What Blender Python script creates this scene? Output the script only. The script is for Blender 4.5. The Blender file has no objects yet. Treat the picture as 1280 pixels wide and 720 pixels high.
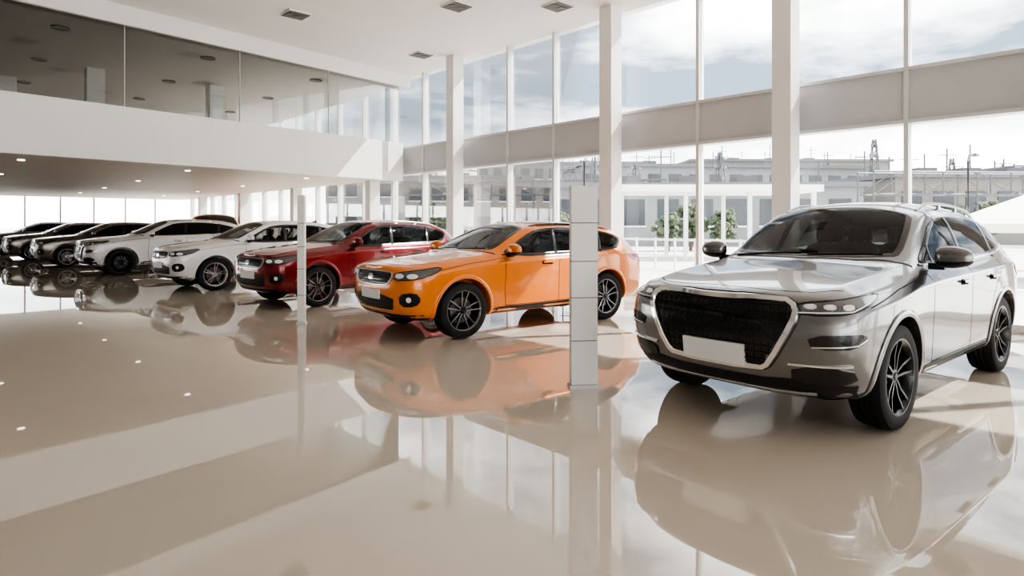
import bpy, bmesh, math, random
from mathutils import Vector, Matrix
from mathutils.bvhtree import BVHTree
random.seed(7)
S=bpy.context.scene
TH=math.radians(43.1)
CS,SN=math.cos(TH),math.sin(TH)
def C(X,Z): return (CS*X+SN*Z, -SN*X+CS*Z)

# ------------------------------------------------ materials
def mat(name, col, rough=.5, metal=0, coat=0, ior=1.5, emit=None, es=0, coatr=.03):
    m=bpy.data.materials.new(name); m.use_nodes=True
    b=m.node_tree.nodes['Principled BSDF']
    b.inputs['Base Color'].default_value=(*col,1)
    b.inputs['Roughness'].default_value=rough
    b.inputs['Metallic'].default_value=metal
    b.inputs['IOR'].default_value=ior
    b.inputs['Coat Weight'].default_value=coat
    b.inputs['Coat Roughness'].default_value=coatr
    if emit:
        b.inputs['Emission Color'].default_value=(*emit,1); b.inputs['Emission Strength'].default_value=es
    return m
def noisy(m, c1, c2, scale, bump=0, detail=4):
    nt=m.node_tree; b=nt.nodes['Principled BSDF']
    tc=nt.nodes.new('ShaderNodeTexCoord'); n=nt.nodes.new('ShaderNodeTexNoise')
    n.inputs['Scale'].default_value=scale; n.inputs['Detail'].default_value=detail
    nt.links.new(tc.outputs['Object'],n.inputs['Vector'])
    r=nt.nodes.new('ShaderNodeMix'); r.data_type='RGBA'
    r.inputs[6].default_value=(*c1,1); r.inputs[7].default_value=(*c2,1)
    nt.links.new(n.outputs['Fac'],r.inputs[0]); nt.links.new(r.outputs[2],b.inputs['Base Color'])
    if bump:
        bp=nt.nodes.new('ShaderNodeBump'); bp.inputs['Strength'].default_value=bump
        nt.links.new(n.outputs['Fac'],bp.inputs['Height']); nt.links.new(bp.outputs[0],b.inputs['Normal'])
    return m
def glassmat(name, tint=(1,1,1), refl=1.0):
    m=bpy.data.materials.new(name); m.use_nodes=True; nt=m.node_tree; nt.nodes.clear()
    o=nt.nodes.new('ShaderNodeOutputMaterial'); t=nt.nodes.new('ShaderNodeBsdfTransparent'); g=nt.nodes.new('ShaderNodeBsdfGlossy')
    t.inputs[0].default_value=(*tint,1); g.inputs['Roughness'].default_value=.0
    f=nt.nodes.new('ShaderNodeFresnel'); f.inputs[0].default_value=1.45
    mu=nt.nodes.new('ShaderNodeMath'); mu.operation='MULTIPLY'; mu.inputs[1].default_value=refl
    mx=nt.nodes.new('ShaderNodeMixShader')
    nt.links.new(f.outputs[0],mu.inputs[0]); nt.links.new(mu.outputs[0],mx.inputs[0])
    nt.links.new(t.outputs[0],mx.inputs[1]); nt.links.new(g.outputs[0],mx.inputs[2]); nt.links.new(mx.outputs[0],o.inputs[0])
    return m
M={}
M['white']=noisy(mat('wall_white',(.8,.78,.75),.6),(.82,.81,.795),(.86,.85,.835),2)
M['ceil']=noisy(mat('ceiling_white',(.8,.77,.74),.7),(.81,.79,.765),(.85,.83,.805),1.2)
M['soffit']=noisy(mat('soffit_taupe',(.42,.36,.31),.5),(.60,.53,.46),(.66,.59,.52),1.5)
M['upceil']=noisy(mat('upper_ceiling',(.6,.57,.54),.6),(.66,.62,.58),(.70,.66,.62),1.5)
M['dark']=noisy(mat('dark_wall',(.3,.27,.23),.6),(.36,.31,.26),(.41,.36,.31),1)
M['band']=noisy(mat('spandrel_grey',(.5,.5,.49),.5),(.54,.55,.56),(.58,.59,.60),2)
M['frame']=mat('window_frame',(.7,.7,.7),.35,.1)
M['black']=mat('black_plastic',(.012,.012,.013),.45)
M['gblack']=mat('gloss_black',(.008,.008,.009),.12,0,.6)
M['well']=mat('wheel_well_black',(.005,.005,.005),.9)
M['chrome']=mat('chrome',(.95,.95,.96),.14,1)
M['satin']=mat('satin_silver',(.62,.62,.63),.28,1)
M['rubber']=noisy(mat('tyre_rubber',(.018,.018,.018),.7),(.011,.011,.011),(.019,.019,.019),30,.1)
M['rimdark']=mat('rim_dark',(.025,.025,.028),.25,.7,.4)
M['rimgrey']=mat('rim_grey',(.22,.22,.23),.25,.9,.4)
M['rimsilver']=mat('rim_silver',(.6,.6,.62),.25,.9)
M['disc']=mat('brake_disc',(.2,.2,.21),.35,1)
M['plate']=mat('licence_plate_white',(.85,.85,.85),.4)
M['lens']=mat('lamp_lens',(.16,.165,.175),.06,.55,1)
M['led']=mat('lamp_led',(.92,.93,.95),.12,.0,1)
M['tail']=mat('tail_lamp_red',(.45,.01,.01),.12,0,1)
M['carglass']=mat('car_glass_tinted',(.007,.008,.010),.015,0,0,1.36)
M['clearglass']=glassmat('car_glass_clear',(.40,.42,.42),.8)
M['liner']=mat('cabin_lining',(.05,.048,.046),.8)
M['seat']=noisy(mat('seat_fabric',(.05,.05,.05),.7),(.035,.034,.033),(.06,.058,.056),20)
M['seam']=mat('panel_seam',(.01,.01,.01),.8)
M['paint_grey']=mat('paint_grey',(.25,.25,.253),.22,.8,1)
M['paint_orange']=mat('paint_orange',(.94,.27,.035),.25,.1,1)
M['paint_red']=mat('paint_red',(.22,.004,.010),.25,.3,1)
M['paint_white']=mat('paint_white',(.86,.86,.86),.3,.0,1)
M['paint_taupe']=mat('paint_taupe',(.26,.235,.205),.3,.6,1)
M['paint_dark']=mat('paint_dark',(.12,.12,.12),.3,.6,1)
M['glass']=glassmat('window_glass',(.98,.985,.985),.6)
M['glassrail']=glassmat('balcony_glass',(.88,.9,.9),1.8)
M['lampon']=mat('lamp_on',(1,1,1),.5,emit=(1,.93,.82),es=2)
M['lampoff']=mat('downlight_grille',(.12,.11,.1),.5)
M['concrete']=noisy(mat('pavement',(.5,.5,.49),.8),(.44,.44,.43),(.58,.57,.56),.3)
M['leaf']=noisy(mat('foliage',(.2,.24,.16),.8),(.06,.08,.05),(.13,.16,.10),3,.5)
M['bark']=noisy(mat('bark',(.2,.17,.14),.9),(.12,.1,.08),(.18,.15,.12),8)
M['bld']=noisy(mat('building_pale',(.5,.49,.48),.8),(.20,.20,.205),(.30,.30,.30),.4)
M['bld2']=noisy(mat('building_tan',(.42,.38,.35),.8),(.20,.185,.17),(.26,.24,.22),.4)
M['bldwin']=mat('building_window',(.06,.07,.08),.15)
M['roofm']=mat('roof_grey',(.16,.16,.17),.6)
M['steel']=mat('steel_grey',(.13,.13,.14),.5,.3)
M['tent']=mat('tent_fabric',(.85,.84,.82),.8)
# floor
m=mat('polished_floor',(.5,.44,.38),.012,0,0,1.9); nt=m.node_tree; b=nt.nodes['Principled BSDF']
tc=nt.nodes.new('ShaderNodeTexCoord'); br=nt.nodes.new('ShaderNodeTexBrick')
br.offset=0; br.inputs['Scale'].default_value=1; br.inputs['Brick Width'].default_value=1.2; br.inputs['Row Height'].default_value=1.2
br.inputs['Mortar Size'].default_value=.0012; br.inputs['Color1'].default_value=(.68,.60,.505,1); br.inputs['Color2'].default_value=(.69,.61,.515,1); br.inputs['Mortar'].default_value=(.65,.57,.48,1)
nt.links.new(tc.outputs['Object'],br.inputs['Vector']); nt.links.new(br.outputs['Color'],b.inputs['Base Color'])
n=nt.nodes.new('ShaderNodeTexNoise'); n.inputs['Scale'].default_value=.5
bp=nt.nodes.new('ShaderNodeBump'); bp.inputs['Strength'].default_value=.015; bp.inputs['Distance'].default_value=.05
nt.links.new(tc.outputs['Object'],n.inputs['Vector']); nt.links.new(n.outputs['Fac'],bp.inputs['Height']); nt.links.new(bp.outputs[0],b.inputs['Normal'])
M['floor']=m

# ------------------------------------------------ mesh builder
class MB:
    def __init__(s): s.v=[];s.f=[];s.m=[];s.mats=[]
    def mi(s,k):
        if k not in s.mats: s.mats.append(k)
        return s.mats.index(k)
    def add(s,vs,fs,k):
        o=len(s.v); s.v+= [tuple(v) for v in vs]; i=s.mi(k)
        for f in fs: s.f.append([o+j for j in f]); s.m.append(i)
    def box(s,x0,x1,y0,y1,z0,z1,k,T=None):
        vs=[Vector(p) for p in [(x0,y0,z0),(x1,y0,z0),(x1,y1,z0),(x0,y1,z0),(x0,y0,z1),(x1,y0,z1),(x1,y1,z1),(x0,y1,z1)]]
        if T: vs=[T@v for v in vs]
        s.add(vs,[(0,3,2,1),(4,5,6,7),(0,1,5,4),(1,2,6,5),(2,3,7,6),(3,0,4,7)],k)
    def prism(s,poly,z0,z1,k):
        n=len(poly); vs=[(x,y,z0) for x,y in poly]+[(x,y,z1) for x,y in poly]
        s.add(vs,[tuple(range(n-1,-1,-1)),tuple(range(n,2*n))]+[(i,(i+1)%n,n+(i+1)%n,n+i) for i in range(n)],k)
    def lathe(s,prof,k,n=48,axis='y',c=(0,0,0)):
        vs=[];fs=[];P=len(prof)
        for j in range(n):
            a=2*math.pi*j/n
            for r,h in prof:
                if axis=='y': vs.append((c[0]+r*math.cos(a),c[1]+h,c[2]+r*math.sin(a)))
                else: vs.append((c[0]+r*math.cos(a),c[1]+r*math.sin(a),c[2]+h))
        for j in range(n):
            for i in range(P-1):
                fs.append((j*P+i,j*P+i+1,((j+1)%n)*P+i+1,((j+1)%n)*P+i))
        s.add(vs,fs,k)
    def pill(s,c,r,k,T=None,e=.45,nu=20,nv=12):
        """rounded box (super-ellipsoid)"""
        def sp(v,e): return math.copysign(abs(v)**e,v)
        vs=[];fs=[]
        for i in range(nv+1):
            ph=-math.pi/2+math.pi*i/nv
            for j in range(nu):
                th=2*math.pi*j/nu
                p=Vector((r[0]*sp(math.cos(ph),e)*sp(math.cos(th),e),r[1]*sp(math.cos(ph),e)*sp(math.sin(th),e),r[2]*sp(math.sin(ph),e)))
                if T: p=T@p
                vs.append(p+Vector(c))
        for i in range(nv):
            for j in range(nu): fs.append((i*nu+j,i*nu+(j+1)%nu,(i+1)*nu+(j+1)%nu,(i+1)*nu+j))
        s.add(vs,fs,k)
    def tube(s,pts,r,k,n=8):
        vs=[];fs=[];pts=[Vector(p) for p in pts]
        for i,p in enumerate(pts):
            t=(pts[min(i+1,len(pts)-1)]-pts[max(i-1,0)]).normalized()
            u=t.cross(Vector((0,0,1)))
            if u.length<.05: u=t.cross(Vector((1,0,0)))
            u.normalize(); w=t.cross(u)
            for j in range(n):
                a=2*math.pi*j/n; vs.append(p+u*r*math.cos(a)+w*r*math.sin(a))
        for i in range(len(pts)-1):
            for j in range(n): fs.append((i*n+j,i*n+(j+1)%n,(i+1)*n+(j+1)%n,(i+1)*n+j))
        fs.append(tuple(range(n))); fs.append(tuple(range((len(pts)-1)*n,len(pts)*n)))
        s.add(vs,fs,k)
    def mesh(s,name,smooth=True,ang=35):
        me=bpy.data.meshes.new(name); me.from_pydata(s.v,[],s.f)
        for k in s.mats: me.materials.append(M[k])
        me.polygons.foreach_set('material_index',s.m)
        bm=bmesh.new(); bm.from_mesh(me); bmesh.ops.recalc_face_normals(bm,faces=bm.faces[:]); finish(bm,smooth,ang); bm.to_mesh(me); bm.free()
        return me
    def obj(s,name,parent=None,smooth=True,ang=35):
        o=bpy.data.objects.new(name,s.mesh(name,smooth,ang)); S.collection.objects.link(o)
        if parent: o.parent=parent
        return o
def finish(bm,smooth=True,ang=35):
    a=math.radians(ang)
    for f in bm.faces: f.smooth=smooth
    for e in bm.edges:
        if len(e.link_faces)==2 and e.calc_face_angle(0)>a: e.smooth=False
def boxo(name,x0,x1,y0,y1,z0,z1,k):
    mb=MB(); mb.box(x0,x1,y0,y1,z0,z1,k); return mb.obj(name,smooth=False)

# ------------------------------------------------ room (x toward glazed wall, y along it)
A0,A1,B0,B1=-20,10.5,-14,38
CH=5.83
boxo('floor',A0-.2,A1+.25,B0-.2,B1+.2,-.12,0,'floor')
boxo('ceiling',A0-.2,A1+.25,B0-.2,B1+.2,CH,CH+.2,'ceil')
def fb(a): return 15.8-.144*(10.3-a)
XM=10.2
AL=A0+.02
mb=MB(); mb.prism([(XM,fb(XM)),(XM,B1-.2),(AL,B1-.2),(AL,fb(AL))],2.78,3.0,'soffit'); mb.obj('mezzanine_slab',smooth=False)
mb=MB(); mb.prism([(XM,fb(XM)),(XM,fb(XM)-.2),(AL,fb(AL)-.2),(AL,fb(AL))],2.72,3.82,'white'); mb.obj('mezzanine_parapet',smooth=False)
mb=MB(); mb.prism([(XM,fb(XM)-.2),(XM,B1-.2),(AL,B1-.2),(AL,fb(AL)-.2)],5.52,CH,'upceil'); mb.obj('ceiling_mezzanine',smooth=False)
mb=MB(); mb.prism([(XM+.2,fb(XM)-.2),(XM+.2,fb(XM)-.3),(AL,fb(AL)-.3),(AL,fb(AL)-.2)],5.45,CH,'white'); mb.obj('trim_1',smooth=False)
# balcony glass
mb=MB(); n=11; 
for i in range(n):
    a1=XM-.1-i*2.4; a2=a1-2.385
    mb.prism([(a1,fb(a1)-.09),(a1,fb(a1)-.105),(a2,fb(a2)-.105),(a2,fb(a2)-.09)],3.82,5.52,'glassrail')
    mb.box(a2-.006,a2+.006,fb(a2)-.112,fb(a2)-.083,3.82,5.52,'frame')
mb.obj('window_10',smooth=False)
# lamps in soffit
mb=MB()
for i in range(8):
    for j in range(4):
        a=8-i*3.3; b=fb(a)+1.8+j*5
        mb.lathe([(0,2.765),(.04,2.765),(.045,2.76),(.065,2.76),(.065,2.78)],'lampon',12,'z',(a,b,0))
mb.obj('soffit_downlights')
mb=MB()
for i in range(8):
    for j in range(4):
        a=8-i*3; b=fb(a)+1.2+j*3.4
        mb.lathe([(0,5.5),(.12,5.5),(.14,5.49),(.17,5.49),(.17,5.52)],'lampoff',16,'z',(a,b,0))
mb.obj('mezzanine_downlights')
# upper level interior
boxo('wall_mezzanine',AL,2.0,27,27.2,3.0,5.52,'dark')
boxo('wall_partition',-1.5,1.8,22,22.3,3.0,5.52,'white')
for i,(a,b) in enumerate([(6.2,19.5),(3.2,19.5),(-.4,18.5),(7.8,24.),(5,28)]):
    boxo('mezzanine_column' if i==0 else 'mezzanine_column.%03d'%i,a-.2,a+.2,b-.2,b+.2,3.0,5.52,'white')
# glazed wall
def glazed(prefix,axis,pos,s0,s1,cols,mulls,z_top,step_names,inward=-1):
    def bx(mb,t0,t1,d0,d1,z0,z1,k):
        if axis=='a': mb.box(pos+d0,pos+d1,t0,t1,z0,z1,k)
        else: mb.box(t0,t1,pos+d0,pos+d1,z0,z1,k)
    mb=MB()
    bx(mb,s0,s1,-.06,.16,2.96,3.70,'band')
    bx(mb,s0,s1,-.10,.18,2.92,2.97,'frame'); bx(mb,s0,s1,-.10,.18,3.69,3.74,'frame')
    bx(mb,s0,s1,-.05,.15,0,.12,'frame')
    for t in mulls: bx(mb,t-.03,t+.03,-.09,.09,0,z_top,'frame')
    mb.obj('wall_'+prefix,smooth=False)
    mb=MB(); bx(mb,s0,s1,.02,.035,.12,2.92,'glass'); mb.obj('window_%d'%step_names,smooth=False)
    mb=MB(); bx(mb,s0,s1,.02,.035,3.74,z_top,'glass'); mb.obj('window_%d'%(step_names+1),smooth=False)
mulls=[-12.4,-10.6,-8.8,-7,-5.2,-3.4,-1.6,.2,.95,2.72,6.1,9.75,11.3,14.9,16.5,18.3,20,21.7,23.4,25,26.7,28.4,30,31.7,33.4,35,36.7]
glazed('right','a',A1,B0,B1,[],mulls,CH,1)
glazed('back','b',B1,A0,A1,[],[-19+1.4*i for i in range(21)],CH,3)
glazed('front','b',B0,A0,A1,[],[-19+1.8*i for i in range(16)],CH,5)  # unseen wall behind the camera, glazing added to let in fill light
boxo('wall_left',A0-.2,A0,B0,B1,0,CH,'white')
ci=0
for t in (-10,-6.4,-2.8,.8,4.32,7.85,12.95,17.1,22.6,28,33.5):
    w=.15
    boxo('column' if ci==0 else 'column.%03d'%ci, A1-.60,A1-.26,t-w,t+w,0,(CH if t<14 else 2.78),'white'); ci+=1
for i,(a,b) in enumerate([(-3.2,36.5),(-6.2,36.5),(1.2,36.2)]):
    mb=MB(); mb.box(a-1.1,a+1.1,b-.05,b+.05,.5,1.9,'gblack'); mb.box(a-1.14,a+1.14,b,b+.08,.46,1.94,'steel'); mb.box(a-.1,a+.1,b,b+.1,0,.5,'steel'); mb.box(a-.5,a+.5,b-.25,b+.3,0,.03,'steel')
    mb.obj('display_screen' if i==0 else 'display_screen.%03d'%i,smooth=False)
# ceiling downlights
dl=[(-2.33,16.1),(.92,12.5),(-1.1,12.5),(-4.5,13.0),(3.5,9.5),(1.0,9.0),(-2,9),(-5,9.5),(3,5),(0,5),(-3,5),(-7,6),(0,0),(4,0),(-4,0),(0,-5),(-5,-5)]
for i,(X,Z) in enumerate(dl):
    a,b=C(X,Z); mb=MB()
    mb.box(a-.24,a+.24,b-.24,b+.24,CH-.035,CH,'white'); 
    for q in range(2):
        mb.lathe([(0,CH-.045),(.07,CH-.045),(.09,CH-.05),(.105,CH-.05),(.105,CH-.03)],'lampoff',16,'z',(a-.11+.22*q,b,0))
    mb.box(a-.225,a+.225,b-.225,b+.225,CH-.04,CH-.03,'lampoff')
    mb.obj('ceiling_downlight' if i==0 else 'ceiling_downlight.%03d'%i)
# totems
def totem(name,X,Z,w,d,h,rot):
    a,b=C(X,Z); mb=MB()
    zs=[0.03,.42,.80,1.12,1.46,h]
    mb.box(-w/2-.015,w/2+.015,-d/2-.015,d/2+.015,0,.03,'frame')
    for i in range(len(zs)-1):
        mb.box(-w/2,w/2,-d/2,d/2,zs[i]+.004,zs[i+1]-.004,'white')
        mb.box(-w/2+.006,w/2-.006,-d/2+.006,d/2-.006,zs[i]-.004,zs[i]+.004,'steel')
    o=mb.obj(name,smooth=False); o.location=(a,b,0); o.rotation_euler=(0,0,rot)
totem('display_totem',.635,5.55,.235,.10,1.79,-TH+.1)
totem('display_totem.001',-3.05,9.05,.10,.08,1.87,-TH)

# ------------------------------------------------ CARS
ST=[
(2.22,[(.60,.28),(.72,.38),(.80,.52),(.83,.68),(.82,.82),(.77,.90),(.62,.945),(.44,.965),(.22,.975),(0,.98)]),
(2.02,[(.76,.25),(.86,.36),(.905,.53),(.92,.71),(.905,.86),(.85,.945),(.70,.995),(.50,1.005),(.25,1.02),(0,1.025)]),
(1.72,[(.82,.24),(.90,.35),(.935,.54),(.945,.74),(.93,.90),(.86,.985),(.71,1.045),(.51,1.05),(.25,1.063),(0,1.067)]),
(1.38,[(.83,.24),(.905,.35),(.94,.55),(.955,.76),(.94,.935),(.86,1.015),(.72,1.08),(.52,1.085),(.26,1.10),(0,1.105)]),
(1.10,[(.83,.24),(.90,.35),(.925,.55),(.935,.78),(.93,.965),(.86,1.04),(.73,1.105),(.53,1.115),(.27,1.13),(0,1.135)]),
(.94,[(.83,.24),(.895,.35),(.915,.55),(.925,.79),(.925,.98),(.86,1.055),(.76,1.115),(.60,1.14),(.30,1.155),(0,1.16)]),
(.50,[(.83,.24),(.895,.35),(.91,.55),(.92,.79),(.922,1.0),(.865,1.075),(.785,1.22),(.70,1.35),(.37,1.40),(0,1.41)]),
(.10,[(.83,.24),(.895,.35),(.91,.55),(.92,.80),(.922,1.01),(.865,1.08),(.765,1.33),(.665,1.53),(.36,1.595),(0,1.61)]),
(-.12,[(.83,.24),(.895,.35),(.91,.55),(.92,.80),(.922,1.015),(.865,1.085),(.76,1.36),(.65,1.565),(.355,1.63),(0,1.645)]),
(-.5,[(.83,.24),(.895,.35),(.91,.55),(.92,.80),(.922,1.02),(.865,1.09),(.755,1.38),(.64,1.59),(.35,1.65),(0,1.665)]),
(-1.0,[(.83,.24),(.90,.35),(.93,.55),(.94,.80),(.93,1.035),(.87,1.10),(.76,1.38),(.635,1.575),(.345,1.635),(0,1.65)]),
(-1.35,[(.83,.24),(.905,.35),(.945,.55),(.955,.80),(.935,1.045),(.87,1.11),(.757,1.36),(.63,1.545),(.34,1.605),(0,1.62)]),
(-1.72,[(.82,.25),(.895,.36),(.93,.56),(.94,.80),(.915,1.06),(.85,1.13),(.745,1.34),(.62,1.50),(.335,1.56),(0,1.575)]),
(-2.0,[(.80,.27),(.87,.38),(.90,.57),(.905,.80),(.885,1.05),(.82,1.12),(.72,1.29),(.60,1.42),(.33,1.48),(0,1.495)]),
(-2.18,[(.76,.29),(.84,.40),(.87,.58),(.875,.80),(.85,1.02),(.79,1.07),(.70,1.15),(.58,1.21),(.32,1.25),(0,1.26)]),
(-2.30,[(.70,.33),(.78,.42),(.81,.58),(.82,.78),(.79,.94),(.73,.985),(.62,1.03),(.50,1.06),(.28,1.075),(0,1.08)]),
]
FDX=[-.13,-.04,0,.01,0,-.03,-.04,-.03,-.0,.03]
RF,RR=1.38,-1.34
ZW=.37; RW=.37; RA=.435
SIDE=(Vector((0,1,0)),Vector((1,0,0)),Vector((0,0,1)))
FRONT=(Vector((1,0,0)),Vector((0,1,0)),Vector((0,0,1)))
TOP=(Vector((0,0,1)),Vector((1,0,0)),Vector((0,1,0)))
BACK=(Vector((-1,0,0)),Vector((0,1,0)),Vector((0,0,1)))
def DIAG(deg):
    p=math.radians(deg); return (Vector((math.cos(p),math.sin(p),0)),Vector((-math.sin(p),math.cos(p),0)),Vector((0,0,1)))
def P3s(l): return [(x,0,z) for x,z in l]      # side view
def P3f(l): return [(0,y,z) for y,z in l]      # front view
def P3t(l): return [(x,y,0) for x,y in l]
def chaikin(p,n,closed=True):
    p=[Vector(q) for q in p]
    for _ in range(n):
        o=[]; L=len(p)
        if closed:
            for i in range(L):
                a,b=p[i],p[(i+1)%L]; o+= [a*.75+b*.25,a*.25+b*.75]
        else:
            o=[p[0]]
            for i in range(L-1):
                a,b=p[i],p[i+1]; o+= [a*.75+b*.25,a*.25+b*.75]
            o.append(p[-1])
        p=o
    return p
def inset(poly,d):
    """move 2D polygon inward by d"""
    P=[Vector(p) for p in poly]; n=len(P)
    A=sum(P[i].x*P[(i+1)%n].y-P[(i+1)%n].x*P[i].y for i in range(n)); sg=1 if A>0 else -1
    out=[]
    for i in range(n):
        e1=(P[i]-P[i-1]).normalized(); e2=(P[(i+1)%n]-P[i]).normalized()
        n1=Vector((-e1.y,e1.x))*sg; n2=Vector((-e2.y,e2.x))*sg
        m=(n1+n2).normalized(); k=max(.5,m.dot(n1)); out.append(P[i]+m*d/k)
    return [tuple(p) for p in out]
def pin(x,y,P):
    c=False; j=len(P)-1
    for i in range(len(P)):
        if (P[i][1]>y)!=(P[j][1]>y) and x<(P[j][0]-P[i][0])*(y-P[i][1])/(P[j][1]-P[i][1])+P[i][0]: c=not c
        j=i
    return c
def DLO(zl): return [(.70,1.125+zl*.4),(.48,1.235),(.06,1.467),(-.20,1.515),(-.6,1.53),(-1.05,1.515),(-1.5,1.45),(-1.80,1.36),(-1.84,1.31),(-1.66,1.20+zl),(-1.4,1.165+zl),(-.6,1.135+zl),(.2,1.118+zl)]
WS=[(.95,0),(.92,.40),(.83,.66),(.74,.70),(.46,.665),(.17,.60),(.12,.55),(.08,.3),(.07,0)]
WS=WS+[(x,-y) for x,y in WS[-2:0:-1]]
RWN=[(0,1.46),(.45,1.43),(.55,1.36),(.62,1.20),(.55,1.15),(0,1.15)]; RWN=RWN+[(-y,z) for y,z in RWN[-2:0:-1]]
class Hull:
    def __init__(s,kz=1.0,cabin=False,zl=0):
        s.kz=kz
        lev=4 if cabin else 3
        bm=bmesh.new(); rings=[]
        cr=bm.edges.layers.float.new('crease_edge')
        for si,(x,pts) in enumerate(ST):
            full=[(0,pts[0][1])]+pts   # P0..P10
            dx=[0]*11
            if si==0: dx=[FDX[0]+.05]+FDX
            if si==len(ST)-1: dx=[.12,.08,.02,-.02,-.02,0,.01,.01,.01,.01,0]
            L=[bm.verts.new((x+dx[i],y,s.zm(z))) for i,(y,z) in enumerate(full)]
            R=[bm.verts.new((x+dx[i],-full[i][0],s.zm(full[i][1]))) for i in range(9,0,-1)]
            rings.append(L+R)
        n=20
        for i in range(len(rings)-1):
            for j in range(n):
                bm.faces.new((rings[i][j],rings[i][(j+1)%n],rings[i+1][(j+1)%n],rings[i+1][j]))
        for ring,bul in ((rings[0],.085),(rings[-1],-.06)):
            Cc={1:ring[0],9:ring[10]}
            for i in range(2,9):
                l=ring[i]; Cc[i]=bm.verts.new((l.co.x+bul,0,l.co.z))
            for i in range(1,9):
                bm.faces.new((ring[i],ring[i+1],Cc[i+1],Cc[i]))
                bm.faces.new((ring[20-i],Cc[i],Cc[i+1],ring[20-i-1]))
        bmesh.ops.recalc_face_normals(bm,faces=bm.faces[:])
        def crease(si0,si1,idx,val):
            for i in range(si0,si1):
                for k in (idx,20-idx):
                    e=bm.edges.get((rings[i][k],rings[i+1][k]))
                    if e: e[cr]=val
        crease(1,13,5,.55); crease(5,13,6,.35); crease(1,5,7,.6); crease(5,8,8,.4); crease(1,14,2,.3); crease(3,12,4,.3)
        me=bpy.data.meshes.new('tmp'); bm.to_mesh(me); bm.free()
        o=bpy.data.objects.new('tmp',me); S.collection.objects.link(o)
        md=o.modifiers.new('s','SUBSURF'); md.levels=lev; md.render_levels=lev
        dg=bpy.context.evaluated_depsgraph_get(); dg.update()
        s.me=bpy.data.meshes.new_from_object(o.evaluated_get(dg))
        bpy.data.objects.remove(o)
        b2=bmesh.new(); b2.from_mesh(s.me); s.bvh=BVHTree.FromBMesh(b2); b2.free()
        mb=MB()
        for x in (RF,RR):
            for sg in (1,-1):
                y0,y1=(.56,1.2) if sg>0 else (-1.2,-.56)
                mb.lathe([(0,y0),(RA,y0),(RA,y1),(0,y1)],'well',64,'y',(x,0,ZW))
        cm=mb.mesh('cut'); bmc=bmesh.new(); bmc.from_mesh(cm); bmesh.ops.remove_doubles(bmc,verts=bmc.verts[:],dist=1e-5); bmesh.ops.recalc_face_normals(bmc,faces=bmc.faces[:]); bmc.to_mesh(cm); bmc.free()
        co=bpy.data.objects.new('cut',cm); S.collection.objects.link(co)
        o=bpy.data.objects.new('tmp2',s.me); S.collection.objects.link(o)
        md=o.modifiers.new('b','BOOLEAN'); md.object=co; md.operation='DIFFERENCE'; md.solver='EXACT'
        dg=bpy.context.evaluated_depsgraph_get(); dg.update()
        s.body=bpy.data.meshes.new_from_object(o.evaluated_get(dg))
        bpy.data.objects.remove(o); bpy.data.objects.remove(co)
        bm=bmesh.new(); bm.from_mesh(s.body); 
        for f in bm.faces:
            c=f.calc_center_median(); w=0
            for x in (RF,RR):
                d=math.hypot(c.x-x,c.z-ZW)
                if abs(d-RA)<.006 and abs(f.normal.y)<.3 and abs(c.y)>.55: w=1
                if abs(abs(c.y)-.56)<.003 and d<RA+.01: w=1
            if c.z<.262 and f.normal.z<-.5: w=1
            f.material_index=w
        s.inner=None
        if cabin:
            def sh(poly,fr,dd):
                P=[Vector((a,s.zm(b) if fr!='t' else b)) for a,b in poly]
                P=[(q.x,q.y) for q in chaikin([Vector((p.x,p.y,0)) for p in P],1)]
                return inset(P,dd)
            pd=sh(DLO(zl),'s',.003); pw=sh(WS,'t',.003); pr=sh(RWN,'f',.003)
            dele=[]
            for f in bm.faces:
                c=f.calc_center_median()
                if c.z<1.0: continue
                nn=f.normal
                if abs(nn.y)>.55 and all(pin(v.co.x,v.co.z,pd) for v in f.verts): dele.append(f)
                elif nn.z>.35 and c.x>.02 and all(pin(v.co.x,v.co.y,pw) for v in f.verts): dele.append(f)
                elif nn.x<-.35 and c.x<-1.8 and all(pin(v.co.y,v.co.z,pr) for v in f.verts): dele.append(f)
            bmesh.ops.delete(bm,geom=dele,context='FACES')
            # cabin lining = inner skin
            b3=bm.copy(); bmesh.ops.delete(b3,geom=[f for f in b3.faces if f.calc_center_median().z<.62 or f.material_index==1 or f.calc_center_median().x>1.12],context='FACES')
            b3.normal_update()
            for v in b3.verts: v.co-=v.normal*.018
            for f in b3.faces: f.material_index=0; f.smooth=True
            s.inner=bpy.data.meshes.new('cabin_lining'); b3.to_mesh(s.inner); b3.free(); s.inner.materials.clear(); s.inner.materials.append(M['liner'])
        finish(bm,True,32); bm.to_mesh(s.body); bm.free()
    def zm(s,z): return z if z<.95 else .95+(z-.95)*s.kz
    def proj(s,u,v,fr,hint=0):
        d,U,V=fr
        o=U*u+V*v+d*5
        h=s.bvh.ray_cast(o,-d)
        if h[0] is None:
            h=s.bvh.find_nearest(U*u+V*v+d*hint)
        return h[0],h[1]
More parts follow.
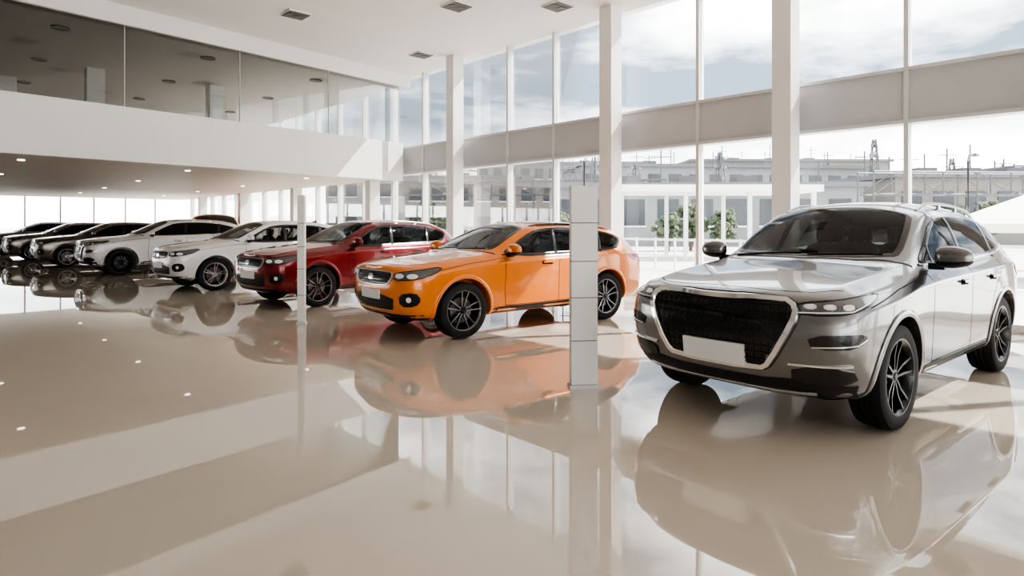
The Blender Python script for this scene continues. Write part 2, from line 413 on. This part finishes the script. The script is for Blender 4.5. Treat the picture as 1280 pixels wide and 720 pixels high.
def patch(mb,H,pts,fr,k,off=.003,thk=.02,rnd=0,h=.05,both=False,hint=0):
    d,U,V=fr
    P=[]
    for p in pts:
        p=Vector(p); p.z=H.zm(p.z); P.append(Vector((p.dot(U),p.dot(V),0)))
    if rnd: P=chaikin(P,rnd)
    bm=bmesh.new(); f=bm.faces.new([bm.verts.new(p) for p in P]); bmesh.ops.triangulate(bm,faces=[f])
    us=[p.x for p in P]; vs=[p.y for p in P]
    for arr,no in ((us,(1,0,0)),(vs,(0,1,0))):
        t=math.floor(min(arr)/h)*h+h
        while t<max(arr):
            bmesh.ops.bisect_plane(bm,geom=bm.verts[:]+bm.edges[:]+bm.faces[:],plane_co=(t*no[0],t*no[1],0),plane_no=no,dist=1e-5); t+=h
    nr={}
    for v in bm.verts:
        q,n=H.proj(v.co.x,v.co.y,fr,hint); nr[v]=n; v.co=q+n*off
    if thk>0:
        be=[e for e in bm.edges if len(e.link_faces)==1]
        r=bmesh.ops.extrude_edge_only(bm,edges=be)
        src={}
        for g in r['geom']:
            if isinstance(g,bmesh.types.BMVert):
                for e in g.link_edges:
                    o=e.other_vert(g)
                    if o in nr and (o.co-g.co).length<1e-9: src[g]=nr[o]
        for g,n in src.items(): g.co-=n*thk
    bm.verts.index_update()
    V_=[v.co.copy() for v in bm.verts]; F_=[[v.index for v in f.verts] for f in bm.faces]; bm.free()
    mb.add(V_,F_,k)
    if both: mb.add([Vector((v.x,-v.y,v.z)) for v in V_],[f[::-1] for f in F_],k)
def strip(mb,H,pts,fr,k,w=.006,off=.002,thk=.01,closed=False,both=False,rnd=0,h=.03,hint=0,ins=0):
    d,U,V=fr; P=[]
    for p in pts:
        p=Vector(p); p.z=H.zm(p.z); P.append(Vector((p.dot(U),p.dot(V),0)))
    if rnd: P=chaikin(P,rnd,closed)
    if ins: P=[Vector((q[0],q[1],0)) for q in inset([(p.x,p.y) for p in P],ins)]
    if closed: P.append(P[0])
    Q=[]
    for i in range(len(P)-1):
        n=max(1,int((P[i+1]-P[i]).length/h))
        for j in range(n): Q.append(P[i].lerp(P[i+1],j/n))
    Q.append(P[-1])
    pr=[H.proj(q.x,q.y,fr,hint) for q in Q]
    vs=[];fs=[]
    N=len(pr)
    for i,(q,n) in enumerate(pr):
        if closed: a=pr[i-1 if i>0 else N-2][0]; b=pr[i+1 if i<N-1 else 1][0]
        else: a=pr[max(i-1,0)][0]; b=pr[min(i+1,N-1)][0]
        t=(b-a)
        t=t.normalized() if t.length>1e-6 else Vector((1,0,0))
        sd=n.cross(t).normalized()*w/2
        vs+= [q+sd-n*thk,q+sd+n*off*.6,q+sd*.7+n*off,q-sd*.7+n*off,q-sd+n*off*.6,q-sd-n*thk]
    for i in range(N-1):
        for j in range(5): fs.append((i*6+j,i*6+j+1,(i+1)*6+j+1,(i+1)*6+j))
    mb.add(vs,fs,k)
    if both: mb.add([Vector((v.x,-v.y,v.z)) for v in vs],[f[::-1] for f in fs],k)

def wheel_mesh(name,rim,style=0,spoke=None):
    spoke=spoke or rim
    mb=MB()
    mb.lathe([(.262,-.11),(.30,-.118),(.34,-.117),(.362,-.105),(.369,-.08),(.37,-.045),(.360,-.043),(.360,-.035),(.371,-.033),(.372,-.004),(.361,-.002),(.361,.004),(.372,.006),(.371,.033),(.360,.035),(.360,.043),(.37,.045),(.369,.08),(.362,.105),(.34,.117),(.30,.118),(.262,.11)],'rubber',64)
    mb.lathe([(.262,-.11),(.25,-.10),(.225,-.06),(.222,.04),(.238,.085),(.25,.10)],'rimdark' if spoke!='rimsilver' else rim,64)
    mb.lathe([(.25,.10),(.262,.112),(.272,.112),(.275,.104)],spoke,64)
    mb.lathe([(0,-.03),(.224,-.03)],'well',48)
    mb.lathe([(.06,.0),(.17,.0),(.17,.02),(.06,.02)],'disc',48)
    mb.lathe([(0,.085),(.025,.085),(.032,.078),(.06,.074),(.068,.06),(.068,.0)],rim,32)
    mb.box(.06,.19,.01,.05,-.05,.05,'steel',Matrix.Rotation(.5,4,'Y'))
    ns=5
    for i in range(ns):
        a=2*math.pi*i/ns+.3
        for sg in (-1,1):
            T=Matrix.Rotation(a,4,'Y')
            r0,r1=.045,.248
            z0,z1=(.016*sg,.052*sg) if style==0 else (.008*sg,.034*sg)
            w0,w1=.013,.011
            pts=[(r0,.05,z0-w0),(r0,.078,z0-w0*.7),(r0,.078,z0+w0*.7),(r0,.05,z0+w0),
                 (r1*.6,.055,(z0+z1)/2-w0),(r1*.6,.082,(z0+z1)/2-w0*.7),(r1*.6,.082,(z0+z1)/2+w0*.7),(r1*.6,.055,(z0+z1)/2+w0),
                 (r1,.075,z1-w1),(r1,.102,z1-w1*.7),(r1,.102,z1+w1*.7),(r1,.075,z1+w1)]
            fs=[]
            for q in (0,4):
                for j in range(4): fs.append((q+j,q+(j+1)%4,q+4+(j+1)%4,q+4+j))
            mb.add([T@Vector(p) for p in pts],fs,spoke)
    return mb.mesh(name)
WH={'rimdark':wheel_mesh('wheel_dark','rimdark',0),'rimsilver':wheel_mesh('wheel_silver','rimsilver',1),'rimgrey':wheel_mesh('wheel_grey','rimdark',0,'rimgrey')}
HULLS={}
def car(name,paint,X,Z,fwd,style='A',kz=1.0,rim='rimdark',scale=1.0,clad=None,rails='satin',railh=.05,cabin=False):
    zl=0 if style=='A' else -.035
    key=(kz,cabin,zl)
    if key not in HULLS: HULLS[key]=Hull(kz,cabin,zl)
    H=HULLS[key]
    E=bpy.data.objects.new(name,None); S.collection.objects.link(E); E.empty_display_size=.5
    bme=H.body.copy(); bme.materials.clear(); bme.materials.append(M[paint]); bme.materials.append(M['well'])
    bo=bpy.data.objects.new('body',bme); S.collection.objects.link(bo); bo.parent=E
    g=MB()
    dlo=DLO(zl)
    if cabin:
        gm='clearglass'
        patch(g,H,P3s(dlo),SIDE,gm,.0015,0,1,.06,True)
        patch(g,H,P3t(WS),TOP,gm,.0015,0,1,.06)
        patch(g,H,P3f(RWN),BACK,gm,.0015,0,1,.06,hint=2)
        strip(g,H,P3s(dlo),SIDE,'gblack',.036,.003,.022,True,True,1,ins=.014)
        strip(g,H,P3t(WS),TOP,'gblack',.046,.003,.022,True,False,1,ins=.016)
        strip(g,H,P3f(RWN),BACK,'gblack',.05,.003,.022,True,False,1,ins=.016,hint=2)
        io=bpy.data.objects.new('cabin_lining',H.inner.copy()); S.collection.objects.link(io); io.parent=E
        c=MB(); zm=H.zm
        c.box(-2.0,1.1,-.80,.80,.40,.46,'liner')
        c.pill((.78,0,zm(.98)),(.30,.80,.13),'black')                       # dashboard
        c.pill((.60,.40,zm(1.07)),(.10,.20,.045),'black')                 # instrument hood
        c.pill((.56,0,zm(1.08)),(.02,.14,.07),'gblack',Matrix.Rotation(-.2,4,'Y'))
        c.box(-.5,.75,-.12,.12,.46,.72,'black')                             # console
        ring=[Vector((.36,.40,zm(.98)))+Matrix.Rotation(-.45,3,'Y')@Vector((0,.18*math.cos(a),.18*math.sin(a))) for a in [i*math.pi/12 for i in range(25)]]
        c.tube(ring,.014,'black')
        c.tube([(.36,.23,zm(.98)),(.38,.40,zm(.98)),(.36,.57,zm(.98))],.014,'black'); c.tube([(.38,.40,zm(.98)),(.62,.40,zm(.93))],.03,'black')
        for sx0,ys in ((-.22,(.38,-.38)),(-1.12,(.42,0,-.42))):
            for y in ys:
                w_=.24 if len(ys)==2 else .205
                c.pill((sx0+.12,y,.64),(.28,w_,.09),'seat')
                c.pill((sx0-.20,y,zm(.93)),(.085,w_,.32*kz),'seat',Matrix.Rotation(-.25,4,'Y'))
                c.pill((sx0-.30,y,zm(1.33)),(.055,.13,.085),'seat',Matrix.Rotation(-.2,4,'Y'))
                c.tube([(sx0-.27,y-.05,zm(1.15)),(sx0-.29,y-.05,zm(1.3))],.007,'satin'); c.tube([(sx0-.27,y+.05,zm(1.15)),(sx0-.29,y+.05,zm(1.3))],.007,'satin')
        c.pill((.16,0,zm(1.46)),(.015,.11,.035),'gblack')                   # mirror
        c.box(-2.0,-1.5,-.7,.7,.46,zm(1.02),'liner')
        c.obj('cabin_interior',E)
    else:
        patch(g,H,P3s(dlo),SIDE,'carglass',.003,.02,1,.06,True)
        patch(g,H,P3t(WS),TOP,'carglass',.004,.02,1,.06)
        patch(g,H,P3f(RWN),BACK,'carglass',.004,.02,0,.06,hint=2)
    g.obj('glass',E)
    t=MB()
    strip(t,H,P3s(dlo),SIDE,'gblack' ,.022,.006,.01,True,True,1)
    strip(t,H,P3s(dlo[-4:]+dlo[:1]),SIDE,('chrome' if style=='A' else 'gblack'),.018,.009,.01,False,True)
    for x0,x1,w in ((-.30,-.36,.075),(-1.22,-1.34,.06),):
        strip(t,H,P3s([(x0,1.135+zl),(x1,1.495)]),SIDE,'gblack',w,.0055,.01,False,True)
    strip(t,H,P3s([(.46,1.12+zl*.7),(.38,1.27)]),SIDE,'gblack',.03,.0055,.01,False,True)
    strip(t,H,P3s([(.68,1.07),(.69,.95),(.71,.60),(.68,.36)]),SIDE,'seam',.007,.0012,.004,False,True)
    strip(t,H,P3s([(-.33,1.09),(-.31,.9),(-.31,.36)]),SIDE,'seam',.007,.0012,.004,False,True)
    strip(t,H,P3s([(-1.30,1.11),(-1.20,1.0),(-.98,.85),(-.88,.66),(-.84,.36)]),SIDE,'seam',.007,.0012,.004,False,True,1)
    strip(t,H,P3s([(.68,.385),(-.84,.385)]),SIDE,'seam',.007,.0012,.004,False,True)
    strip(t,H,P3s([(1.87,.90),(1.35,.985),(.9,1.035),(.68,1.06)]),SIDE,'seam',.008,.0012,.004,False,True)
    strip(t,H,P3t([(2.14,0),(2.12,.35),(2.04,.60),(1.9,.74)]),TOP,'seam',.008,.0012,.004,False,True)
    strip(t,H,P3t([(.985,0),(.95,.45),(.87,.72),(.80,.80)]),TOP,'black',.03,.002,.004,False,True)
    strip(t,H,P3t([(.93,.05),(.82,.60)]),TOP,'black',.010,.010,.004); strip(t,H,P3t([(.92,-.60),(.89,-.02)]),TOP,'black',.010,.010,.004)
    ck=clad or paint
    patch(t,H,P3s([(.90,.24),(.90,.35),(.80,.375),(-.78,.375),(-.86,.35),(-.86,.24)]),SIDE,'black',.006,.02,0,.06,True)
    for xc in (RF,RR):
        arc=[(xc+(RA+.022)*math.cos(math.radians(a)),ZW+(RA+.022)*math.sin(math.radians(a))) for a in range(-14,195,8)]
        strip(t,H,P3s(arc),SIDE,ck,.05,.012,.03,False,True)
    for x in (-.18,-1.02):
        strip(t,H,P3s([(x,.955),(x+.2,.962)]),SIDE,'seam',.05,.0015,.002,False,True)
        strip(t,H,P3s([(x-.02,.962),(x+.09,.968),(x+.2,.966)]),SIDE,(paint),.026,.03,.0,False,True)
    for sg in (1,-1):
        cx,cy,cz=.62,1.03*sg,H.zm(1.19)
        vs=[];fs=[];nu,nv=20,12
        for i in range(nv+1):
            ph=-math.pi/2+math.pi*i/nv
            for j in range(nu):
                th=2*math.pi*j/nu
                def sp(v,e): return math.copysign(abs(v)**e,v)
                x=sp(math.cos(ph),.6)*sp(math.cos(th),.7); y=sp(math.cos(ph),.6)*sp(math.sin(th),.7); z=sp(math.sin(ph),.7)
                tz=1-.25*(1 if sg*y>0 else 0)*abs(y)
                vs.append((cx+x*.08*(1 if x>0 else .45),cy+y*.13,cz+z*.085*tz))
        for i in range(nv):
            for j in range(nu): fs.append((i*nu+j,i*nu+(j+1)%nu,(i+1)*nu+(j+1)%nu,(i+1)*nu+j))
        lo=[f for f in fs if sum(vs[q][2] for q in f)/4<cz-.03]; hi=[f for f in fs if f not in lo]
        t.add(vs,hi,paint); t.add(vs,lo,'black')
        y0,y1=sorted((.86*sg,.97*sg)); t.box(cx-.04,cx+.02,y0,y1,cz-.10,cz-.05,'black')
    if rails:
        for sg in (1,-1):
            pts=[]
            for i in range(15):
                x=.0-1.72*i/14; q,n=H.proj(x,.575*sg,TOP)
                e=min(1,min(i,14-i)/1.6); pts.append(q+Vector((0,0,-.005+railh*e)))
            t.tube(pts,.016,rails)
            for i in (5,9):
                q,n=H.proj(-1.72*i/14,.575*sg,TOP); t.box(q.x-.03,q.x+.03,q.y-.01,q.y+.01,q.z-.01,q.z+railh*.8,rails)
    q,n=H.proj(-1.55,0,TOP); t.add([(q.x+.12,0,q.z),(q.x-.1,.025,q.z-.01),(q.x-.1,-.025,q.z-.01),(q.x-.08,0,q.z+.07)],[(0,1,3),(0,3,2),(1,2,3)],'gblack')
    t.obj('trim_parts',E)
    f=MB()
    hl=DIAG(38)
    sx_,cx_=math.sin(math.radians(38)),math.cos(math.radians(38))
    if style=='A':
        gr=[(.47,.945),(.57,.895),(.56,.80),(.41,.52),(.34,.475)]; gr=gr+[(-y,z) for y,z in gr[::-1]]
        patch(f,H,P3f(gr),FRONT,'gblack',.004,.03,1,.06,hint=2.2)
        for i in range(9):
            z=.53+.047*i; hw=.36+(z-.5)*.47; hw=min(hw,.53)
            strip(f,H,P3f([(-hw,z),(hw,z)]),FRONT,'gblack',.014,.016,.0,hint=2.2)
        for i in range(-10,11):
            y=i*.05; zt=.93; zb=.505 if abs(y)<.36 else .505+(abs(y)-.36)*2.0
            if zb<zt-.03: strip(f,H,P3f([(y,zb),(y,zt)]),FRONT,'gblack',.010,.012,.0,hint=2.2)
        strip(f,H,P3f(gr),FRONT,'gblack',.064,.012,.02,True,False,1,hint=2.2)
        strip(f,H,P3f(gr),FRONT,'chrome',.046,.034,.02,True,False,1,hint=2.2)
        patch(f,H,P3f([(-.09,.74),(.09,.74),(.09,.82),(-.09,.82)]),FRONT,'gblack',.02,.02,2,.05,hint=2.2)
        patch(f,H,P3f([(-.24,.48),(.24,.48),(.24,.62),(-.24,.62)]),FRONT,'plate',.038,.03,0,.1,hint=2.2)
        lamp=[(2.22,.58,.925),(2.0,.84,.958),(1.74,.94,.982),(1.82,.93,.935),(2.05,.87,.872),(2.22,.62,.855),(2.25,.56,.88)]
        patch(f,H,lamp,hl,'lens',.006,.03,1,.04,True,hint=2)
        strip(f,H,lamp,hl,'gblack',.014,.010,.02,True,True,1,hint=2)
        strip(f,H,[(2.22,.60,.866),(2.05,.85,.880),(1.88,.92,.93)],hl,'led',.012,.012,.01,False,True,hint=2)
        for (x,y) in ((2.19,.655),(2.12,.74),(2.04,.82)):
            c=[(x+u*sx_,y-u*cx_,.907+w_) for u,w_ in ((-.036,-.016),(.036,-.016),(.036,.012),(-.036,.016))]
            patch(f,H,c,hl,'chrome',.010,.01,1,.03,True,hint=2)
            c=[(x+u*sx_,y-u*cx_,.905+w_) for u,w_ in ((-.02,-.010),(.02,-.010),(.02,.007),(-.02,.009))]
            patch(f,H,c,hl,'led',.013,.01,1,.03,True,hint=2)
        vent=[(2.2,.62,.725),(2.0,.86,.75),(1.93,.90,.72),(2.0,.86,.655),(2.2,.66,.635)]
        patch(f,H,vent,hl,'gblack',.006,.03,1,.05,True,hint=2)
        strip(f,H,[(2.2,.66,.652),(2.02,.86,.675),(1.95,.89,.71)],hl,'chrome',.012,.012,.01,False,True,hint=2)
        low=[(.86,.40),(.62,.43),(.33,.40),(-.33,.40),(-.62,.43),(-.86,.40),(-.80,.25),(.80,.25)]
        patch(f,H,P3f(low),FRONT,'black',.006,.03,0,.06,hint=2)
        v2=[(2.2,.52,.51),(2.03,.82,.53),(1.97,.86,.42),(2.2,.54,.40)]
        patch(f,H,v2,hl,'gblack',.012,.03,1,.05,True,hint=2)
        strip(f,H,[(2.2,.50,.525),(2.03,.83,.54)],hl,'chrome',.018,.014,.01,False,True,hint=2)
        strip(f,H,P3f([(-.66,.33),(-.4,.31),(.4,.31),(.66,.33)]),FRONT,'satin',.026,.014,.02,hint=2)
    else:
        gr=[(.45,.90),(.52,.86),(.46,.755),(.38,.72)]; gr=gr+[(-y,z) for y,z in gr[::-1]]
        patch(f,H,P3f(gr),FRONT,'black',.004,.03,1,.06,hint=2.2)
        for i in range(4):
            z=.75+.04*i; strip(f,H,P3f([(-.43,z),(.43,z)]),FRONT,'gblack',.014,.014,.0,hint=2.2)
        strip(f,H,P3f(gr),FRONT,'satin',.016,.014,.02,True,False,1,hint=2.2)
        patch(f,H,P3f([(-.07,.78),(.07,.78),(.07,.86),(-.07,.86)]),FRONT,'chrome',.018,.02,2,.05,hint=2.2)
        lamp=[(2.22,.53,.885),(2.0,.84,.93),(1.76,.94,.965),(1.84,.93,.88),(2.05,.86,.815),(2.22,.55,.79)]
        patch(f,H,lamp,hl,'lens',.006,.03,1,.04,True,hint=2)
        strip(f,H,lamp,hl,'gblack',.012,.010,.02,True,True,1,hint=2)
        for (x,y) in ((2.18,.64),(2.07,.79)):
            c=[(x-.07*sx_*math.cos(a),y+.07*cx_*math.cos(a),.852+.030*math.sin(a)) for a in [i*math.pi/8 for i in range(16)]]
            patch(f,H,c,hl,'led',.010,.01,0,.03,True,hint=2)
        lowi=[(.56,.60),(.50,.42),(.44,.40)]; lowi=lowi+[(-y,z) for y,z in lowi[::-1]]
        patch(f,H,P3f(lowi),FRONT,'black',.005,.03,1,.06,hint=2.2)
        for z in (.45,.50,.55): strip(f,H,P3f([(-.46,z),(.46,z)]),FRONT,'gblack',.012,.012,.0,hint=2.2)
        patch(f,H,P3f([(-.25,.535),(.25,.535),(.25,.655),(-.25,.655)]),FRONT,'plate',.03,.03,0,.1,hint=2.2)
        pod=[(2.2,.64,.62),(2.04,.83,.66),(1.99,.87,.56),(2.05,.83,.47),(2.2,.66,.46)]
        patch(f,H,pod,hl,'black',.005,.03,1,.05,True,hint=2)
        c=[(2.1-.035*sx_*math.cos(a),.76+.035*cx_*math.cos(a),.56+.035*math.sin(a)) for a in [i*math.pi/8 for i in range(16)]]
        patch(f,H,c,hl,'led',.012,.01,0,.04,True,hint=2)
        low=[(.84,.36),(.4,.345),(-.4,.345),(-.84,.36),(-.80,.25),(.80,.25)]
        patch(f,H,P3f(low),FRONT,'black',.006,.03,0,.06,hint=2)
    tl=DIAG(140)
    patch(f,H,[(-2.28,.62,1.02),(-2.1,.86,1.03),(-1.86,.92,1.04),(-1.95,.91,.94),(-2.2,.82,.88),(-2.3,.62,.90)],tl,'tail',.006,.03,1,.05,True,hint=2)
    patch(f,H,P3f([(-.8,.27),(.8,.27),(.82,.48),(-.82,.48)]),BACK,'black',.006,.03,0,.08,hint=2)
    f.obj('front_and_rear_fittings',E)
    for nm,x,sg in (('wheel_front_left',RF,1),('wheel_front_right',RF,-1),('wheel_rear_left',RR,1),('wheel_rear_right',RR,-1)):
        w=bpy.data.objects.new(nm,WH[rim]); S.collection.objects.link(w); w.parent=E
        w.location=(x,.80*sg,.372)
        w.rotation_euler=(0,.4*x,0 if sg>0 else math.pi)
    fx,fz=Vector(fwd).normalized()
    lx,lz=-fz,fx
    sc=scale
    ox=X-(lx*.80+fx*RF)*sc; oz=Z-(lz*.80+fz*RF)*sc
    a,b=C(ox,oz); fa,fbb=C(fx,fz)
    E.location=(a,b,0); E.rotation_euler=(0,0,math.atan2(fbb,fa)); E.scale=(sc,sc,sc)
    return E
car('grey_suv','paint_grey',2.66,4.47,(-.767,-.642),'A',1.02,'rimdark',cabin=True)
car('orange_suv','paint_orange',-.664,7.96,(-.785,-.62),'B',.88,'rimgrey',.955,None,'gblack',.02,cabin=True)
car('red_suv','paint_red',-3.45,10.98,(-.67,-.742),'B',.93,'rimgrey',.96,None,'satin',.04,cabin=True)
car('white_suv','paint_white',-6.5,13.6,(-.68,-.733),'B',.93,'rimsilver',.96,None,None,cabin=True)
car('white_suv.001','paint_white',-11.1,17.7,(-.72,-.69),'A',.93,'rimdark',1.0)
car('taupe_sedan','paint_taupe',-14.9,20.9,(-.72,-.69),'B',.88,'rimsilver',.97,None,None)
car('taupe_sedan.001','paint_taupe',-18.9,24.6,(-.72,-.69),'B',.88,'rimsilver',.97,None,None)
car('black_suv','paint_dark',-23.3,28.6,(-.72,-.69),'A',.93,'rimdark',.97)
car('orange_suv.001','paint_orange',-10.7,24.9,(.5,-.86),'B',.93,'rimdark',1.17,None,None)

# ------------------------------------------------ exterior
boxo('ground',-250,300,-250,300,-.4,-.14,'concrete')
def building(i,X,Z,w,d,h,k,rot=0,floors=1):
    a,b=C(X,Z); mb=MB()
    mb.box(-w/2,w/2,-d/2,d/2,0,h,k); mb.box(-w/2-.4,w/2+.4,-d/2-.4,d/2+.4,h,h+.35,'roofm')
    for fl in range(floors):
        z0=h*(fl+.35)/floors; z1=h*(fl+.8)/floors; n=int(w/2.4)
        for j in range(n):
            x=-w/2+1.2+j*2.4; mb.box(x-.75,x+.75,-d/2-.06,-d/2+.1,z0,z1,'bldwin'); mb.box(x-.85,x+.85,-d/2-.12,-d/2,z0-.12,z0,'frame')
            mb.box(x-.75,x+.75,d/2-.1,d/2+.06,z0,z1,'bldwin')
    for j in range(3): mb.box(-w/4+j*w/5,-w/4+j*w/5+1.5,-1,1,h,h+1.1,'steel')
    for j in range(14):
        x=random.uniform(-w/2,w/2); hh=random.uniform(.8,3.4); mb.tube([(x,0,h),(x,0,h+hh)],.06,'steel',5)
        if j%2: mb.tube([(x-.8,0,h+hh*.8),(x+.8,0,h+hh*.8)],.04,'steel',5)
    o=mb.obj('distant_building' if i==0 else 'distant_building.%03d'%i,smooth=False); o.location=(a,b,-.14); o.rotation_euler=(0,0,rot)
rr=-TH
bl=[(14,49,22,9,4.2,'bld',1),(37,51,18,10,5.0,'bld2',1),(58,62,26,10,6.5,'bld',2),(24,76,34,10,8,'bld',2),(-2,72,20,10,6,'bld2',2),(-12,92,28,10,8,'bld',2),(62,42,18,9,5,'bld',1),(86,72,26,10,8,'bld',2),(8,114,28,12,12,'bld',3),(42,100,30,12,11,'bld2',2)]
for i,(X,Z,w,d,h,k,fl) in enumerate(bl): building(i,X,Z,w,d,h,k,rr+random.uniform(-.15,.15),fl)
def tree(i,X,Z,h):
    a,b=C(X,Z); mb=MB(); mb.tube([(0,0,0),(.05,0,h*.3),(0,.1,h*.6)],.12,'bark')
    for j in range(90):
        r=h*random.uniform(.04,.09); th=random.uniform(0,6.28); zz=random.uniform(.3,.9); rad=h*random.uniform(0,.36)*(1-abs(zz-.58)*1.5)
        c=Vector((rad*math.cos(th),rad*math.sin(th),h*zz))
        bm=bmesh.new(); bmesh.ops.create_icosphere(bm,subdivisions=2,radius=r)
        for v in bm.verts: v.co*=1+random.uniform(-.4,.4)
        mb.add([v.co+c for v in bm.verts],[[v.index for v in f.verts] for f in bm.faces],'leaf'); bm.free()
    o=mb.obj('tree' if i==0 else 'tree.%03d'%i,smooth=False); o.location=(a,b,-.14)
tr=[(9.0,36,2.4),(10.6,37,2.9),(12.4,36.5,2.6),(3.5,44,2.6),(16.2,36,2.2),(31,43.4,3.0),(33,43.4,3.4),(-4,44,2.8),(-6.5,46,2.8),(46,49,3),(-8,60,4)]
for i,(X,Z,h) in enumerate(tr): tree(i,X,Z,h)
# canopy
mb=MB(); mb.box(-4.5,4.5,-2,2,3.0,3.3,'tent')
for x in (-4.2,-1.4,1.4,4.2):
    for y in (-1.7,1.7): mb.box(x-.08,x+.08,y-.08,y+.08,0,3,'frame')
o=mb.obj('outdoor_canopy',smooth=False); a,b=C(9.0,29); o.location=(a,b,-.14); o.rotation_euler=(0,0,-TH)
# tent
mb=MB(); mb.add([(-2,-2,1.6),(2,-2,1.6),(2,2,1.6),(-2,2,1.6),(0,0,2.6),(-2,-2,1.35),(2,-2,1.35),(2,2,1.35),(-2,2,1.35)],[(0,1,4),(1,2,4),(2,3,4),(3,0,4),(0,1,6,5),(1,2,7,6),(2,3,8,7),(3,0,5,8)],'tent')
for x in (-1.95,1.95):
    for y in (-1.95,1.95): mb.box(x-.04,x+.04,y-.04,y+.04,0,1.6,'frame')
o=mb.obj('white_tent',smooth=False); a,b=C(15.0,17.6); o.location=(a,b,-.14)
# lattice pylon
def pylon(i,X,Z,h):
    a,b=C(X,Z); mb=MB(); n=9
    for sx_,sy in ((1,1),(-1,1),(-1,-1),(1,-1)): mb.tube([(sx_*.8,sy*.8,0),(sx_*.12,sy*.12,h)],.06,'steel',6)
    for j in range(n):
        z0=h*j/n; z1=h*(j+1)/n; r0=.8-.68*j/n; r1=.8-.68*(j+1)/n
        for (p,q) in (((1,1),(-1,1)),((-1,1),(-1,-1)),((-1,-1),(1,-1)),((1,-1),(1,1))): mb.tube([(p[0]*r0,p[1]*r0,z0),(q[0]*r1,q[1]*r1,z1)],.035,'steel',5)
    mb.box(-1.3,1.3,-.05,.05,h*.82,h*.85,'steel'); mb.box(-.9,.9,-.05,.05,h*.92,h*.95,'steel')
    o=mb.obj('lattice_pylon' if i==0 else 'lattice_pylon.%03d'%i); o.location=(a,b,-.14)
pylon(0,36,62,10); pylon(1,20,60,8.5); pylon(2,8,60,9); pylon(3,12,60.5,7.5); pylon(4,43,61,8)
def gantry(i,X,Z,L_,h,rot):
    a,b=C(X,Z); mb=MB(); n=int(L_/2)
    for y in (-.7,.7):
        mb.tube([(-L_/2,y,h),(L_/2,y,h)],.06,'steel',6); mb.tube([(-L_/2,y,h-1.3),(L_/2,y,h-1.3)],.06,'steel',6)
        for j in range(n+1):
            x=-L_/2+j*L_/n; mb.tube([(x,y,h),(x,y,0 if j%3==0 else h-1.3)],.05,'steel',5)
            if j<n: mb.tube([(x,y,h if j%2 else h-1.3),(x+L_/n,y,h-1.3 if j%2 else h)],.035,'steel',5)
    o=mb.obj('pipe_gantry' if i==0 else 'pipe_gantry.%03d'%i); o.location=(a,b,-.14); o.rotation_euler=(0,0,rot)
gantry(0,28,37,15,4.6,-TH+.1); gantry(1,2,58,24,5.6,-TH-.1); gantry(2,45,36,18,4.8,-TH+.2)
for i,(X,Z) in enumerate([(3.0,26),(19,26),(26,25),(-3,34)]):
    a,b=C(X,Z); mb=MB(); mb.tube([(0,0,0),(0,0,4.2),(.3,0,4.5),(1.1,0,4.55)],.045,'steel'); mb.box(.9,1.5,-.12,.12,4.5,4.6,'steel')
    o=mb.obj('street_lamp' if i==0 else 'street_lamp.%03d'%i); o.location=(a,b,-.14)
mb=MB()
for j in range(90):
    mb.box(-.03,.03,j*.8-.03,j*.8+.03,0,1.1,'frame')
mb.box(-.02,.02,0,72,1.0,1.08,'frame'); mb.box(-.02,.02,0,72,.45,.5,'frame')
o=mb.obj('perimeter_fence',smooth=False); o.location=(19,-20,-.14)

# ------------------------------------------------ light
w=bpy.data.worlds.new('World'); S.world=w; w.use_nodes=True; nt=w.node_tree; bg=nt.nodes['Background']
tc=nt.nodes.new('ShaderNodeTexCoord'); mp=nt.nodes.new('ShaderNodeMapping'); mp.inputs['Scale'].default_value=(1,1,3.2)
n=nt.nodes.new('ShaderNodeTexNoise'); n.inputs['Scale'].default_value=2.6; n.inputs['Detail'].default_value=7; n.inputs['Roughness'].default_value=.55
cr=nt.nodes.new('ShaderNodeValToRGB'); cr.color_ramp.elements[0].position=.40; cr.color_ramp.elements[0].color=(.12,.15,.185,1)
cr.color_ramp.elements[1].position=.68; cr.color_ramp.elements[1].color=(1,.99,.98,1)
sx=nt.nodes.new('ShaderNodeSeparateXYZ'); mr=nt.nodes.new('ShaderNodeMapRange'); mr.inputs[1].default_value=0; mr.inputs[2].default_value=.16; mr.inputs[3].default_value=1; mr.inputs[4].default_value=0
mx=nt.nodes.new('ShaderNodeMix'); mx.data_type='RGBA'; mx.inputs[7].default_value=(1,.985,.97,1)
L=nt.links.new
L(tc.outputs['Generated'],mp.inputs[0]); L(mp.outputs[0],n.inputs['Vector']); L(n.outputs['Fac'],cr.inputs[0])
L(tc.outputs['Generated'],sx.inputs[0]); L(sx.outputs['Z'],mr.inputs[0]); L(mr.outputs[0],mx.inputs[0]); L(cr.outputs[0],mx.inputs[6]); L(mx.outputs[2],bg.inputs[0])
bg.inputs[1].default_value=3.6
sd=bpy.data.lights.new('sun','SUN'); sd.energy=9; sd.angle=.01; sd.color=(1,.96,.9)
so=bpy.data.objects.new('sun',sd); S.collection.objects.link(so)
so.rotation_euler=Vector((-.62,.38,-.68)).to_track_quat('-Z','Y').to_euler()
# ------------------------------------------------ camera
cd=bpy.data.cameras.new('camera'); cd.sensor_width=36; cd.lens=36*780/1280; cd.shift_y=-80/1280; cd.clip_end=1000
co=bpy.data.objects.new('camera',cd); S.collection.objects.link(co); co.location=(0,0,1.45); co.rotation_euler=(math.pi/2,0,-TH)
S.camera=co
S.view_settings.view_transform='AgX'
try: S.view_settings.look='AgX - High Contrast'
except Exception as e: print(e)
S.view_settings.exposure=.78
